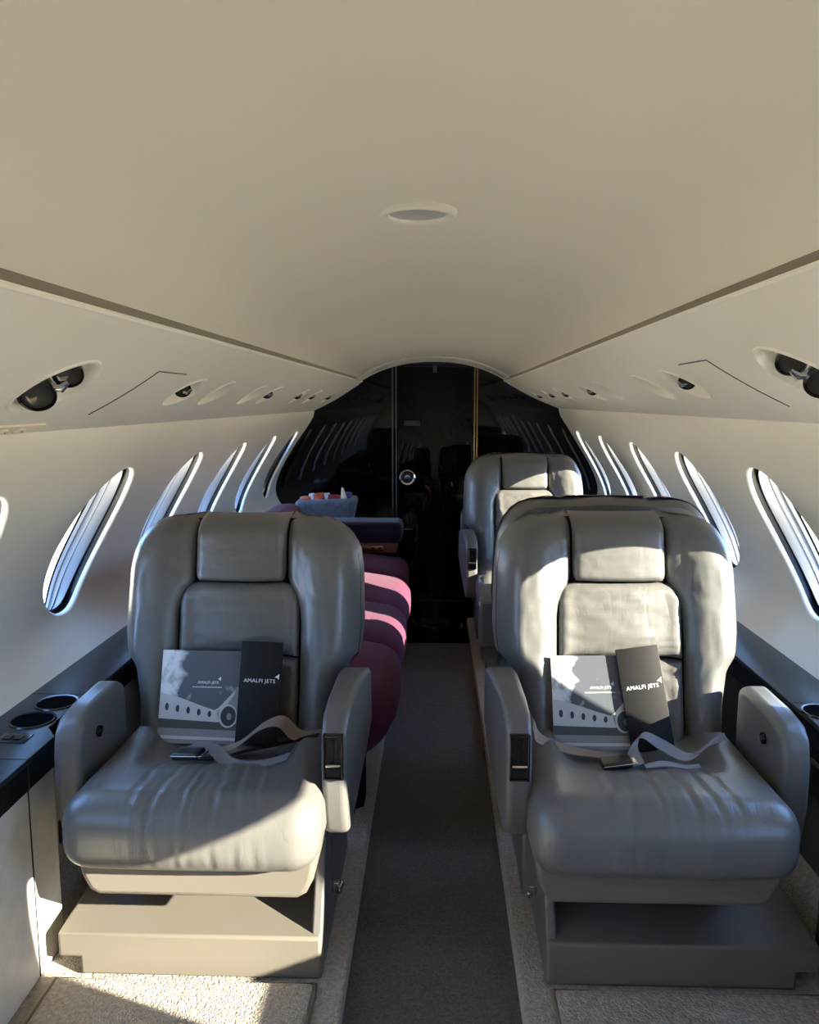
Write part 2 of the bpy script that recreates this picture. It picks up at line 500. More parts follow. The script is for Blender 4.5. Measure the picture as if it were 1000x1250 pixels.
            for j, off in enumerate((-.36, .36) if kind == 'big' else (0.,)):
                mb = MB()
                T = Matrix.Translation(tdir*b*off*1.1 + nrm*-.012) @ R3 @ Matrix.Scale(s_*(1 if j == 0 else .8), 4)
                mb.lathe([(.001, -.026), (.014, -.024), (.022, -.012), (.025, .0), (.025, .010), (.021, .012), (.020, .006)], 28, mx=T)
                h = mb.build('lamp_head', M['darkchrome'], root)
                mb = MB(); mb.lathe([(.001, .0115), (.012, .011), (.0205, .009)], 28, mx=T)
                mb.build('lamp_lens', M['lamp_glass'] , h)
            mb = MB(); mb.tube([tdir*b*-.15+nrm*-.012, tdir*b*.1+nrm*.004, tdir*b*.3+nrm*.002], [.006*s_, .007*s_, .004*s_], 10)
            mb.build('swivel', M['chrome'], root)
            tag(root, ('large twin swivel reading light' if kind == 'big' else 'small chrome swivel reading light') +
                ', %s pocket from the near end of the %s service panel' % (order[i], wall_word), 'reading light', 'reading lights along the service panels')
    # ledge, cabinet and lower side wall
    X = lambda v: sg*v
    mb = MB()
    poly = [(X(.813), Y0+.02), (X(.813), 1.615), (X(.848), 1.66), (X(.845), 5.2), (X(1.0), 5.2), (X(1.0), Y0+.02)]
    top = MB(); top.prism(poly, 'z', .468, .48)
    lg = top.build('side_ledge', M['ledge'], smooth=False, bevel=.002, seg=2)
    tag(lg, 'long dark glossy ledge along the %s wall under the windows' % side, 'ledge', 'side ledges under the windows')
    f = MB(); f.prism([(X(.815), Y0+.02), (X(.815), 1.613), (X(.85), 1.658), (X(.849), 5.2), (X(.90), 5.2), (X(.90), Y0+.02)], 'z', .415, .468)
    f.build('fascia', M['ledge_edge'], lg, smooth=False)
    for yj in (1.5, 1.86):
        g = MB()
        g.box(min(X(.814), X(.99)), max(X(.814), X(.99)), yj-.0012, yj+.0012, .4795, .4806)
        g.build('joint_line', M['gap'], lg, smooth=False)
    g = MB(); g.box(min(X(.8135), X(.816)), max(X(.8135), X(.816)), 1.4985, 1.5015, .415, .48)
    g.build('joint_line', M['gap'], lg, smooth=False)
    for j, (cx, cy) in enumerate(((.902, 1.695), (.897, 1.80))):
        r = MB(); T = Matrix.Translation((X(cx), cy, .48))
        r.lathe([(.043, -.045), (.043, .0), (.0445, .003), (.049, .0035), (.051, .0005)], 40, mx=T)
        h = r.build('cup_holder', M['darkchrome'], lg)
        d = MB(); d.lathe([(.0428, .001), (.042, .0012), (.0415, .0008), (.001, .0008)], 40, mx=T); d.build('cup_well', M['blackmatt'], h)
    p = MB(); p.box(*sorted((X(.86), X(.925))), 1.575, 1.62, .480, .4825)
    pl = p.build('switch_plate', M['darkchrome'], lg, smooth=False, bevel=.001)
    p = MB()
    for xx in (.875, .898): p.box(*sorted((X(xx), X(xx+.016))), 1.588, 1.607, .482, .4845)
    p.build('switch', M['black'], pl, smooth=False)
    # cabinet under the near ledge
    mb = MB(); mb.box(*sorted((X(.818), X(.90))), Y0+.02, 1.61, 0.002, .414)
    cab = mb.build('side_cabinet', M['stone'] if sg < 0 else M['charcoal'], smooth=False, bevel=.003)
    tag(cab, ('pale stone grey side cabinet under the left ledge' if sg < 0 else 'charcoal side cabinet under the right ledge'), 'cabinet')
    mb = MB(); mb.box(*sorted((X(.8165), X(.819))), 1.4985, 1.5015, .004, .414)
    mb.build('door_gap', M['gap'], cab, smooth=False)
    # carpeted cove at the foot of the side wall
    pts = [(X(.904), .0), (X(.904), .125), (X(.885), .128), (X(.862), .118), (X(.838), .095), (X(.815), .055), (X(.805), .0)]
    mb = MB(); mb.prism(pts, 'y', 1.612, 4.2)
    cv = mb.build('baseboard_'+side, M['carpet'], smooth=True, bevel=.01); tag(cv, kind='structure')
    # lower side wall behind the seats
    mb = MB(); mb.box(*sorted((X(.872), X(.893))), 1.612, 5.2, .10, .415)
    lw = mb.build('trim_%d' % (3 if sg < 0 else 4), M['sidefab'] if sg < 0 else M['charcoal'], smooth=False); tag(lw, kind='structure')
    if sg < 0:
        o = MB(); o.box(-.872, -.868, 1.72, 1.76, .17, .225)
        so = o.build('power_socket', M['black'], smooth=False, bevel=.001)
        tag(so, 'small black power socket low on the left side wall', 'socket')
        for dz in (.185, .208):
            o = MB(); o.box(-.868, -.8665, 1.728, 1.752, dz-.007, dz+.007); o.build('socket_face', M['darkchrome'], so, smooth=False)
    else:
        o = MB(); o.box(.862, .871, 1.66, 2.1, .30, .40)
        cp = o.build('control_panel', M['black'], smooth=False, bevel=.002)
        tag(cp, 'black control panel with square frames below the right ledge', 'control panel')
        for k in range(3):
            o = MB(); y = 1.72+k*.13
            o.box(.858, .862, y-.05, y+.05, .315, .385); fr = o.build('bezel', M['charcoal'], cp, smooth=False, bevel=.002)
            o = MB(); o.box(.8565, .858, y-.04, y+.04, .323, .377); o.build('screen', M['black'], fr, smooth=False)

# small placard low on the left service panel
V = [psuL(y, q, n) for n in (-.004, .002) for y, q in ((1.36, .012), (1.50, .012), (1.53, .05), (1.36, .05))]
mb = MB(); mb.add(V, [(0, 1, 2, 3), (0, 4, 5, 1), (1, 5, 6, 2), (2, 6, 7, 3), (3, 7, 4, 0)])
plc = mb.build('placard', M['placard'], smooth=False); tag(plc, 'small cream placard on the lower edge of the left service panel, far left', 'placard')
for k in range(2):
    mb = MB(); y = 1.40+k*.06
    mb.tube([psuL(y-.018, .026, -.005), psuL(y-.008, .036, -.005), psuL(y+.008, .036, -.005), psuL(y+.018, .026, -.005)], .003, 6)
    mb.build('emblem', M['liner'], plc)

# ceiling
V = []; F = []
NY, NX = 40, 40
for i in range(NY+1):
    y = lerp(Y0, 5.22, i/NY)
    zl = 1.19+.265*.478+.019; zr = lerp(1.345, 1.319, sstep(.5, 5, y))+.019
    zc = lerp(1.545, 1.462, sstep(1.0, 5.0, y))
    for j in range(NX+1):
        t = j/NX; x = lerp(-.500, .462, t)
        base = lerp(zl, zr, t); cmid = (zl+zr)/2
        u = 2*t-1
        V.append((x, y, base + (zc-cmid)*(1-abs(u)**2.3)))
for i in range(NY):
    for j in range(NX):
        a = i*(NX+1)+j; F.append((a, a+1, a+NX+2, a+NX+1))
ce = mesh_obj('ceiling', V, F, M['ceiling']); tag(ce, kind='structure')
# arched end trim before the bulkhead
def arch(y, drop, n=48):
    zl = 1.19+.265*.478+.012; zr = 1.319+.012; out = []
    for j in range(n+1):
        t = j/n; u = 2*t-1; x = lerp(-.500, .462, t)
        out.append(Vector((x, y, lerp(zl, zr, t)+(1.462-(zl+zr)/2)*(1-abs(u)**2.3)-drop)))
    return out
A = [arch(4.98, -.002), arch(4.99, .008), arch(5.17, .014), arch(5.19, .022), arch(5.215, .022), arch(5.22, .0)]
V = [p for r in A for p in r]; F = []
for r in range(len(A)-1):
    for j in range(48):
        a = r*49+j; F.append((a, a+1, a+50, a+49))
et = mesh_obj('trim_5', V, F, M['whitelip']); tag(et, kind='structure')
for k, (xa, xb, c) in enumerate(((-.40, -.30, 'red_sign'), (.30, .42, 'charcoal'))):
    mb = MB()
    def cz(x):
        t = (x+.5)/.962; u = 2*t-1; return lerp(1.3287, 1.331, t)+(1.462-1.33)*(1-abs(u)**2.3)-.0155
    V = [(x, y, cz(x)-.0015) for x in (xa, (xa+xb)/2, xb) for y in (5.05, 5.09)]
    mb.add(V, [(0, 1, 3, 2), (2, 3, 5, 4)])
    s_ = mb.build('indicator_strip', M[c])
    tag(s_, ('slim red marked strip in the arch left above the black bulkhead' if k == 0 else 'slim dark strip in the arch right above the black bulkhead'), 'indicator')

# downlight
dl = empty('ceiling_downlight', (-.035, 1.56, 1.5372))
tag(dl, 'round white recessed downlight in the middle of the ceiling', 'ceiling light')
mb = MB(); mb.lathe([(.074, .008), (.073, -.004), (.068, -.008), (.056, -.006), (.053, .0)], 48); mb.build('trim_ring', M['whitelip'], dl)
mb = MB(); mb.lathe([(.0545, -.001), (.03, -.003), (.001, -.0035)], 48); mb.build('lens', M['lens'], dl)

# floors
mb = MB()
mb.prism([(-1.0, 0), (-.187, 0), (-.183, -.004), (-.183, -.10), (-1.0, -.10)], 'y', Y0, 4.35)
mb.prism([(1.0, 0), (.183, 0), (.179, -.004), (.179, -.10), (1.0, -.10)], 'y', Y0, 4.35)
fl = mb.build('floor', M['carpet'], smooth=False); tag(fl, kind='structure')
mb = MB(); mb.box(-.185, .181, Y0, 4.02, -.10, -.045)
ai = mb.build('floor_aisle', M['aisle'], smooth=False); tag(ai, kind='structure')
mb = MB(); mb.box(-1.0, 1.0, 4.351, 5.25, -.10, -.005); mb.box(-.185, .181, 4.021, 4.352, -.10, -.03)
gf = mb.build('floor_galley', M['lacquer'], smooth=False); tag(gf, kind='structure')
mb = MB(); mb.box(-.2, .19, 4.76, 4.775, -.005, .002)
mb.build('threshold_strip', M['darkchrome'], gf, smooth=False)
# loop-pile mats before the two near seats
for sg, nm in ((-1, 'left'), (1, 'right')):
    c = sg*.51
    def mfn(v):
        return Vector((v.x, v.y, v.z + .0012*noise.noise(Vector((v.x*60, v.y*60, sg)))))
    o = soft('floor_mat', (.53, 1.0, .016), (c, .985, .009), .007, M['mat'] if sg < 0 else M['carpet'], fn=mfn, k=2, mm=(30, 50, 1))
    tag(o, 'light looped carpet mat on the floor before the front %s seat' % nm, 'floor mat', 'carpet mats before the front seats')
    mb = MB(); mb.tube([(c-.268, .5, .008), (c-.268, 1.488, .008), (c+.268, 1.488, .008), (c+.268, .5, .008)], .0055, 8)
    mb.build('binding_edge', M['binding'], o)

# bulkhead
mb = MB(); mb.box(-1.08, 1.08, 5.25, 5.30, -.1, 1.56)
bk = mb.build('wall_rear', M['lacquer'], smooth=False); tag(bk, kind='structure')
mb = MB(); mb.box(-.245, .235, 5.235, 5.252, 0.0, 1.43)
dr = mb.build('door_1', M['lacquer'], smooth=False, bevel=.003); tag(dr, kind='structure')
for x0 in (-.285, -.262, .245, .262):
    mb = MB(); mb.box(x0, x0+.008, 5.232, 5.25, 0, 1.44); mb.build('door_trim', M['charcoal'] if x0 < 0 else M['brass'], dr, smooth=False, bevel=.001)
mb = MB(); T = Matrix.Translation((-.185, 5.235, .695)) @ Matrix.Rotation(PI/2, 4, 'X')
mb.lathe([(.034, 0), (.036, .004), (.046, .007), (.052, .004), (.053, 0)], 40, mx=T)
hd = mb.build('latch_ring', M['chrome'], dr)
mb = MB(); mb.lathe([(.001, .002), (.034, .001)], 40, mx=T); mb.build('latch_cup', M['black'], hd)
mb = MB(); mb.lathe([(.001, .012), (.014, .011), (.02, .006), (.022, .001)], 30, mx=T)
mb.box(-.209, -.161, 5.223, 5.232, .688, .702); mb.build('latch_turn', M['chrome'], hd)
mb = MB(); mb.box(-.205, -.105, 5.231, 5.235, 1.035, 1.065)
sn = mb.build('door_sign', M['charcoal'], dr, smooth=False, bevel=.002)
mb = MB(); mb.box(-.2, -.11, 5.2295, 5.2312, 1.04, 1.06); f_ = mb.build('sign_face', M['black'], sn, smooth=False)
mb = MB()
for k in range(7): mb.box(-.192+k*.0105, -.186+k*.0105, 5.2285, 5.2296, 1.0455, 1.0545)
mb.build('sign_marks', M['frame'], sn, smooth=False)
mb = MB(); mb.box(-.20, .20, 5.226, 5.236, 1.408, 1.414); mb.build('hinge_rail', M['darkchrome'], dr, smooth=False)
mb = MB(); mb.box(-.02, .005, 5.222, 5.236, 1.372, 1.42); mb.build('door_catch', M['charcoal'], dr, smooth=False, bevel=.002)

# front bulkhead behind the camera
mb = MB()
mb.box(-1.12, 1.12, Y0-.05, Y0, -.1, 1.62)
fw = mb.build('wall_front', M['liner'], smooth=False); tag(fw, kind='structure')

# ------------------------------------------------------------------ seats
def Yc(z): return .062 + (z-.40)*.24
OUTL = [(.38, .235), (.50, .240), (.575, .255), (.60, .283), (.66, .290), (.74, .288), (.80, .286), (.84, .279), (.87, .266), (.895, .246), (.912, .222), (.922, .192), (.927, .155), (.929, .10), (.93, 0)]
def outw(z): return interp(OUTL, z)
def seamx(z):        # boundary between wing and centre column
    return interp([(.38, .143), (.62, .145), (.695, .144), (.725, .139), (.75, .128), (.775, .113), (.80, .109), (.93, .109)], z)

def dist_poly(p, P):
    best = 9.
    for a, b in zip(P, P[1:]):
        ax, ay = a; bx, by = b; dx, dy = bx-ax, by-ay
        l2 = dx*dx+dy*dy
        t = 0 if l2 < 1e-12 else max(0, min(1, ((p[0]-ax)*dx+(p[1]-ay)*dy)/l2))
        d = math.hypot(p[0]-ax-t*dx, p[1]-ay-t*dy)
        if d < best: best = d
    return best

def panel(name, xl, xr, z0, z1, surf, seams, outers, m, parent, nu=26, nv=44, seam_r=.022, seam_d=.018, out_r=.055, out_d=.10, crease=0., seed=0.):
    V = []; F = []
    for j in range(nv+1):
        z = lerp(z0, z1, (1-math.cos(PI*j/nv))/2)
        for i in range(nu+1):
            x = lerp(xl(z), xr(z), (1-math.cos(PI*i/nu))/2)
            y = surf(x, z)
            if seams: 
                ds = dist_poly((x, z), seams)
                y += seam_d*(1-circ(ds/seam_r))
            if outers:
                do = dist_poly((x, z), outers)
                y += out_d*(1-circ(do/out_r))
                edge = min(do/out_r, 1)
            else: edge = 1
            if crease:
                a = noise.noise(Vector((x*14, z*26, seed)))
                b = abs(noise.noise(Vector((x*22+a*2, z*16, seed+7))))
                e2 = min(1, (ds if seams else 1)/.02)
                y += crease*(.5-min(b*3, 1))*edge*(.35+.65*e2)
            V.append((x, y, z))
    for j in range(nv):
        for i in range(nu):
            a = j*(nu+1)+i; F.append((a, a+1, a+nu+2, a+nu+1))
    return mesh_obj(name, V, F, m, parent, auto=math.radians(80))

def make_seat(a, name='cabin_seat', belt=True, base_dx=None):
    """a = +1 when the aisle is on the +x side. Faces -y; floor at z=0."""
    root = empty(name)
    # ---- backrest: shell with five upholstered panels
    zs = [.38+.55*i/60 for i in range(61)]
    ring = [(-outw(z), z) for z in zs] + [(outw(z), z) for z in reversed(zs)][1:]
    def loop(sc_, dy):
        out = []
        for x, z in ring:
            zz = .38 + (z-.38)*(1-(1-sc_)*.5)
            out.append((x*sc_, Yc(zz)+dy, zz))
        return out
    V = []; n = len(ring); MIX = []
    for sc_, dy in ((.90, .03), (.985, .05), (.99, .09), (.975, .125), (.94, .15), (.85, .158)): V += loop(sc_, dy)
    F = [(r*n+i, r*n+(i+1) % n, (r+1)*n+(i+1) % n, (r+1)*n+i) for r in range(5) for i in range(n)]
    F.append(tuple(range(n))[::-1]); F.append(tuple(range(5*n, 6*n)))
    MIX = [1]*n + [0]*(4*n) + [1, 0]
    sh = mesh_obj('back_shell', V, F, [M['leather_hard'], M['gap']], root, mi=MIX)
    def surf(x, z):
        ax = abs(x)
        y = Yc(z)
        wing = sstep(.10, .20, ax)
        y -= .040*wing*(1-.4*sstep(.80, .93, z))
        y -= .016*math.cos(min(1, ax/.14)*PI/2)*(sstep(.60, .66, z))
        y += .030*sstep(.225, .29, ax)
        return y
    zz = [.38+.549*i/80 for i in range(81)]
    for s in (-1, 1):
        inner = [(s*(seamx(z)+.0013), z) for z in zz]
        outer = [(s*outw(z), z) for z in zz if z < .9285] + [(s*.108, .9288)]
        xl = lambda z: s*(seamx(z)+.0013)
        xr = lambda z: s*max(outw(z), seamx(z)+.004)
        panel('back_wing', xl, xr, .39, .9285, surf, inner, outer, M['leather'], root, nu=30, nv=60, seam_r=.024, seam_d=.026, out_r=.06, out_d=.105, crease=.0035, seed=s*3.)
    # headrest
    hz0, hz1 = .7785, .9295
    def hx(z): return .1072 if z > .80 else .1072-.010*(1-circ((z-hz0)/.022))
    inn = [(-hx(z), z) for z in [hz1-(hz1-hz0)*i/30 for i in range(31)]] + [(hx(z), z) for z in [hz0+(hz1-hz0)*i/30 for i in range(31)]]
    hr = panel('headrest', lambda z: -hx(z), hx, hz0, hz1, lambda x, z: surf(x, z)-.008, inn, [(-.108, hz1), (.108, hz1)], M['leather'], root,
          seam_r=.016, seam_d=.024, out_r=.045, out_d=.10, crease=.0018, seed=5)
    # lumbar panel with rounded shoulders
    mz0, mz1 = .6045, .7745
    def mx_(z): return .1420 - .040*(1-circ((mz1-z)/.045))
    inn = [(-mx_(z), z) for z in [mz0+(mz1-mz0)*i/40 for i in range(41)]] + [(mx_(z), z) for z in [mz1-(mz1-mz0)*i/40 for i in range(41)]] + [(-mx_(mz0), mz0)]
    panel('lumbar_panel', lambda z: -mx_(z), mx_, mz0, mz1, lambda x, z: surf(x, z)-.004, inn, None, M['leather_soft'], root, seam_r=.022, seam_d=.026, crease=.004, seed=9)
    lz0, lz1 = .40, .600
    inn = [(-.1415, lz0), (-.1415, lz1), (.1415, lz1), (.1415, lz0)]
    panel('lower_back_panel', lambda z: -.1415, lambda z: .1415, lz0, lz1, lambda x, z: surf(x, z), inn, None, M['leather_soft'], root, seam_r=.022, seam_d=.022, crease=.004, seed=13)
    # ---- seat cushion
    hx2, hy2, hz2 = .243, .2225, .077
    def cfn(v):
        x, y, z = v
        fy = (y+hy2)/(2*hy2)                     # 0 front .. 1 back
        top = sstep(-.02, .06, z)
        dip = sstep(.30, .62, fy)
        bolster = sstep(.12, .175, abs(x))
        z2 = z - top*dip*(.036*(1-bolster) + .004*bolster)
        z2 -= top*.006*math.exp(-((abs(x)-.150)/.012)**2)*sstep(.45, .65, fy)
        front = 1-sstep(.0, .30, fy)
        z2 += top*.006*front*math.cos(x/hx2*PI/2)
        # bulging nose
        y2 = y - .022*front*math.cos(max(-1, min(1, (z+.01)/hz2))*PI/2)*(math.cos(x/hx2*PI/2)**.35 if abs(x) < hx2 else 0)
        x2 = x*(1+.02*math.cos(z/hz2*PI/2))
        # creases running over the nose
        w = sstep(.02, .12, fy+.05)*(1-sstep(.42, .60, fy)) if z > 0 else (1-sstep(.1, .2, fy))*.7
        cr = 0
        for cx, am, wd, sl in ((-.06, .0030, .006, .3), (-.012, .0034, .005, .1), (.045, .0038, .006, -.35), (.085, .0034, .006, -.5), (.12, .0026, .005, -.5), (-.105, .0024, .006, .2), (.005, .0020, .004, -.1)):
            d = x - cx - sl*(fy-.2)*.10 - .006*noise.noise(Vector((cx*50, z*25, y*25)))
            cr += am*(math.exp(-(d/wd)**2) - .6*math.exp(-((d-.011)/(wd*1.3))**2))
        n1 = .0022*noise.noise(Vector((x*16, y*9, z*9+4)))
        nrm = Vector((0, -1, .2)) if fy < .12 and z < .05 else Vector((0, -.25, 1))
        p = Vector((x2, y2, z2))
        if z > -.05: p += nrm*(-cr*w*.78 + n1)
        return p
    cu = soft('seat_cushion', (hx2*2, hy2*2, hz2*2), (0, -.0975, .385), .054, M['leather_soft'], root, fn=cfn, k=8, mm=(70, 26, 5))
    # cushion undertray
    mb = MB(); pv = [(-.238, .330), (.238, .330), (.228, .272), (.214, .243), (.196, .232), (-.196, .232), (-.214, .243), (-.228, .272)]
    mb.prism(pv, 'y', -.262, .12)
    mb.build('cushion_tray', M['vinyl'], root, bevel=.012, seg=4)
    # ---- arms
    aisle = [(-.195, .335), (-.215, .40), (-.222, .50), (-.216, .555), (-.185, .588), (-.12, .600), (.02, .604), (.09, .59), (.10, .46), (.02, .41), (-.10, .352), (-.170, .325)]
    mb = MB(); mb.prism([(y, z) for y, z in aisle], 'x', *sorted((a*.240, a*.290)))
    mb.V = [(x+a*.09*max(0, y+.20)*(1 if abs(x) > .27 else .3), y, z) for x, y, z in mb.V]
    arm = mb.build('aisle_armrest', M['leather_hard'], root, bevel=.018, seg=6)
    # latch plate in the front face of the aisle arm
    T = Matrix.Translation((a*.2655, -.2195, .512)) @ Matrix.Rotation(math.radians(-2), 4, 'X')
    mb = MB()
    for x0, x1, z0, z1 in ((-.0195, -.0155, -.046, .046), (.0155, .0195, -.046, .046), (-.0195, .0195, .042, .046), (-.0195, .0195, -.046, -.042)):
        mb.box(x0, x1, -.009, .004, z0, z1, mx=T)
    lf = mb.build('latch_frame', M['darkchrome'], root, smooth=True, bevel=.0015)
    mb = MB(); mb.box(-.0165, .0165, -.0035, .003, -.043, .043, mx=T); mb.build('latch_recess', M['black'], lf, smooth=False)
    mb = MB(); mb.box(-.006, .001, -.0065, -.003, -.012, .036, mx=T); mb.box(.004, .008, -.0055, -.003, -.012, .036, mx=T); mb.box(-.013, .013, -.0065, -.003, -.04, -.024, mx=T)
    mb.build('latch_slot', M['darkchrome'], lf, smooth=False)
    mb = MB(); mb.tube([T @ Vector((-.0145, -.007, -.017)), T @ Vector((.0145, -.007, -.017))], .0035, 10)
    mb.build('latch_lever', M['chrome'], lf, bevel=.001)
    # wall-side arm
    wall = [(-.18, .30), (-.200, .40), (-.198, .49), (-.188, .540), (-.160, .563), (-.10, .572), (.02, .574), (.055, .56), (.06, .36), (0., .33)]
    mb = MB(); mb.prism(wall, 'x', *sorted((-a*.247, -a*.305)))
    wa = mb.build('wall_armrest', M['leather_hard'], root, bevel=.018, seg=6)
    T = Matrix.Translation((-a*.247, -.105, .508)) @ Matrix.Rotation(a*PI/2, 4, 'Y')
    mb = MB(); mb.lathe([(.0001, .006), (.006, .006), (.008, .002), (.010, .002), (.0115, .005), (.0125, .001), (.0125, -.004)], 24, mx=T)
    mb.build('recline_button', M['darkchrome'], root)
    # ---- pedestal and plinth
    bx = -a*.045 if base_dx is None else base_dx
    mb = MB(); mb.prism([(-.02, .09), (-.01, .25), (.02, .31), (.20, .31), (.24, .09)], 'x', -.232, .232)
    mb.build('pedestal', M['leather_hard'], root, bevel=.006)
    # plinth, its outer lower corner notched over the cove
    lo, hi = (bx-.275, bx+.275)
    pz = [(lo+.045, .003), (hi, .003), (hi, .097), (lo, .097), (lo, .042), (lo+.045, .042)] if a > 0 else [(lo, .003), (hi-.045, .003), (hi-.045, .042), (hi, .042), (hi, .097), (lo, .097)]
    mb = MB(); mb.prism(pz, 'y', -.190, .31)
    mb.V = [(x, y, z+.038) if (z > .09 and y > 0) else (x, y, z) for x, y, z in mb.V]
    mb.build('plinth', M['vinyl'], root, bevel=.006)
    # aisle side skirt running up from the plinth
    e = bx+a*.276
    mb = MB(); mb.prism([(-.186, .004), (-.184, .085), (-.12, .20), (-.09, .325), (.24, .33), (.31, .004)], 'x', *sorted((e, e-a*.022)))
    mb.build('side_skirt', M['leather_hard'], root, bevel=.005)
    mb = MB(); mb.box(*sorted((e, e+a*.016)), -.02, -.008, .088, .112); mb.tube([(e+a*.016, -.03, .096), (e+a*.02, .0, .10)], .007, 10)
    mb.build('track_lever', M['chrome'], root, bevel=.002)
    if belt: make_belt(root, a)
    return root

def ribbon(mb, pts, width, th=.0018, mi=0):
    """pts: (pos, side) pairs"""
    P = catmull([tuple(p)+tuple(s) for p, s in pts], 8)
    V = []; F = []
    n = len(P)
    for i, q in enumerate(P):
        p = Vector(q[:3]); s = Vector(q[3:]).normalized()
        b = Vector(P[min(i+1, n-1)][:3]); a = Vector(P[max(i-1, 0)][:3]); t = (b-a).normalized()
        nn = s.cross(t).normalized()
        V += [p-s*width/2-nn*th/2, p+s*width/2-nn*th/2, p+s*width/2+nn*th/2, p-s*width/2+nn*th/2]
    for i in range(n-1):
        for j in range(4):
            F.append((4*i+j, 4*i+(j+1) % 4, 4*i+4+(j+1) % 4, 4*i+4+j))
    F += [(0, 1, 2, 3), (4*n-4, 4*n-3, 4*n-2, 4*n-1)]
    mb.add(V, F, mi)

def make_belt(root, a):
    if a > 0:     # front left seat
        segs = [([((.215, .02, .455), (0, 1, .3)), ((.16, -.01, .462), (.4, .8, .3)), ((.125, -.02, .498), (.3, .9, .4)), ((.085, -.03, .492), (.2, .95, .2)), ((.03, -.05, .455), (.2, 1, .1)), ((-.04, -.055, .440), (.1, 1, 0)), ((-.075, -.04, .434), (.1, 1, 0))], .034, M['belt_warm'] , 'lap_strap'),
                ([((-.08, -.015, .438), (.5, .85, .1)), ((-.02, -.055, .449), (.4, .9, .1)), ((.03, -.115, .446), (.35, .9, .1)), ((.09, -.128, .447), (.15, 1, .05)), ((.155, -.105, .456), (.1, 1, 0))], .036, M['belt'], 'loose_strap'),
                ([((-.07, -.105, .452), (0, 1, 0)), ((0., -.095, .446), (0, 1, .1)), ((.06, -.06, .448), (.2, 1, .1)), ((.14, -.03, .455), (.2, 1, .1)), ((.205, .0, .46), (.1, 1, .2))], .014, M['black'], 'lower_strap')]
        bpos, brot = (-.055, -.110, .462), -.25
    else:
        segs = [([((.215, .02, .455), (.2, 1, .2)), ((.165, -.035, .466), (.55, .8, .1)), ((.105, -.075, .450), (.5, .85, .1)), ((.06, -.045, .462), (.5, .8, .2)), ((.015, -.045, .485), (.5, .85, .0)), ((-.015, -.085, .468), (.75, .6, .3)), ((-.018, -.135, .458), (.9, .35, .2))], .036, M['belt'], 'lap_strap'),
                ([((-.225, .04, .50), (0, .5, .8)), ((-.212, .0, .485), (.1, .8, .5)), ((-.20, -.02, .463), (.3, .9, .2)), ((-.14, -.035, .446), (.2, 1, .1)), ((-.08, -.045, .440), (.1, 1, 0)), ((-.03, -.065, .440), (.1, 1, 0))], .034, M['belt_warm'], 'left_strap'),
                ([((.0, -.135, .456), (0, 1, 0)), ((.04, -.12, .456), (.1, 1, .2)), ((.085, -.125, .452), (.1, 1, 0)), ((.115, -.12, .452), (.1, 1, 0))], .018, M['belt'], 'strap_end')]
        bpos, brot = (-.060, -.135, .464), .05
    sb = empty('seat_belt'); sb.parent = root
    for pts, w, m, nm in segs:
        mb = MB(); ribbon(mb, pts, w); mb.build(nm, m, sb)
    R = Matrix.Rotation(brot, 3, 'Z') @ Matrix.Rotation(-.12, 3, 'Y')
    b = soft('buckle', (.062, .040, .016), bpos, .005, M['black'], sb, k=3, mm=(3, 3, 1), rot=R)
    mb = MB(); Tm = Matrix.Translation(bpos) @ R.to_4x4()
    mb.box(-.031, .031, -.0212, -.0195, .001, .0035, mx=Tm); mb.box(.028, .04, -.017, .017, -.002, .002, mx=Tm)
    mb.build('buckle_plate', M['chrome'], sb, bevel=.0008)

YR = 1.70
seatL = make_seat(+1); seatL.location = (-.462, YR, 0)
seatL.scale = (1, 1, .986)
tag(seatL, 'grey leather seat at front left, brochures leaning on it, upper back in shade', 'seat', 'grey leather cabin seats')
seatR = make_seat(-1, base_dx=.077); seatR.location = (.430, YR, 0); seatR.scale = (1, 1, .994)
tag(seatR, 'grey leather seat at front right with sunlight across its backrest', 'seat', 'grey leather cabin seats')
# bare versions for the rows behind
def strip_belt(o):
    for c in list(o.children):
        if c.name.startswith('seat_belt'):
            for k in list(c.children): bpy.data.objects.remove(k)
            bpy.data.objects.remove(c)
s2 = copy_tree(seatL); strip_belt(s2); s2.location = (.452, 2.42, 0); s2.scale = (1.02, 1, 1.012); s2.rotation_euler = (0, 0, PI)
tag(s2, 'aft-facing grey seat back to back with the front right seat, mostly hidden', 'seat')
s3 = copy_tree(seatR); strip_belt(s3); s3.location = (.425, 3.66, 0); s3.scale = (1, 1, 1)
tag(s3, 'grey leather seat further back on the right with yellow sunlit headrest', 'seat')
s4 = copy_tree(seatL); strip_belt(s4); s4.location = (.45, 4.36, 0); s4.scale = (1, 1, 1.005); s4.rotation_euler = (0, 0, PI)
tag(s4, 'rearmost aft-facing seat, only its top edge showing before the black bulkhead', 'seat')

mb = MB(); mb.prism([(-.03, .30), (.09, .24), (.15, .24), (.15, .56), (.02, .56)], 'x', .262, .296)
mb.build('side_cover', M['blackmatt'], seatL, smooth=False, bevel=.004)

# ------------------------------------------------------------------ brochures and cards
def text_mesh(s, size, name, parent, m, mx, bold=.0):
    cu = bpy.data.curves.new('t', 'FONT'); cu.body = s; cu.size = size; cu.align_x = 'CENTER'; cu.align_y = 'CENTER'; cu.extrude = .0002; cu.offset = 0
    cu.resolution_u = 3; cu.space_character = 1.12
    t = bpy.data.objects.new('t', cu); COL.objects.link(t)
    dg = bpy.context.evaluated_depsgraph_get(); dg.update()
    me = bpy.data.meshes.new_from_object(t.evaluated_get(dg)); bpy.data.objects.remove(t); bpy.data.curves.remove(cu)
    me.transform(mx); me.materials.clear(); me.materials.append(m)
    o = bpy.data.objects.new(name, me); COL.objects.link(o); o.parent = parent
    return o
FR = Matrix.Rotation(PI/2, 4, 'X')      # x-y drawing -> x-z plane facing -y

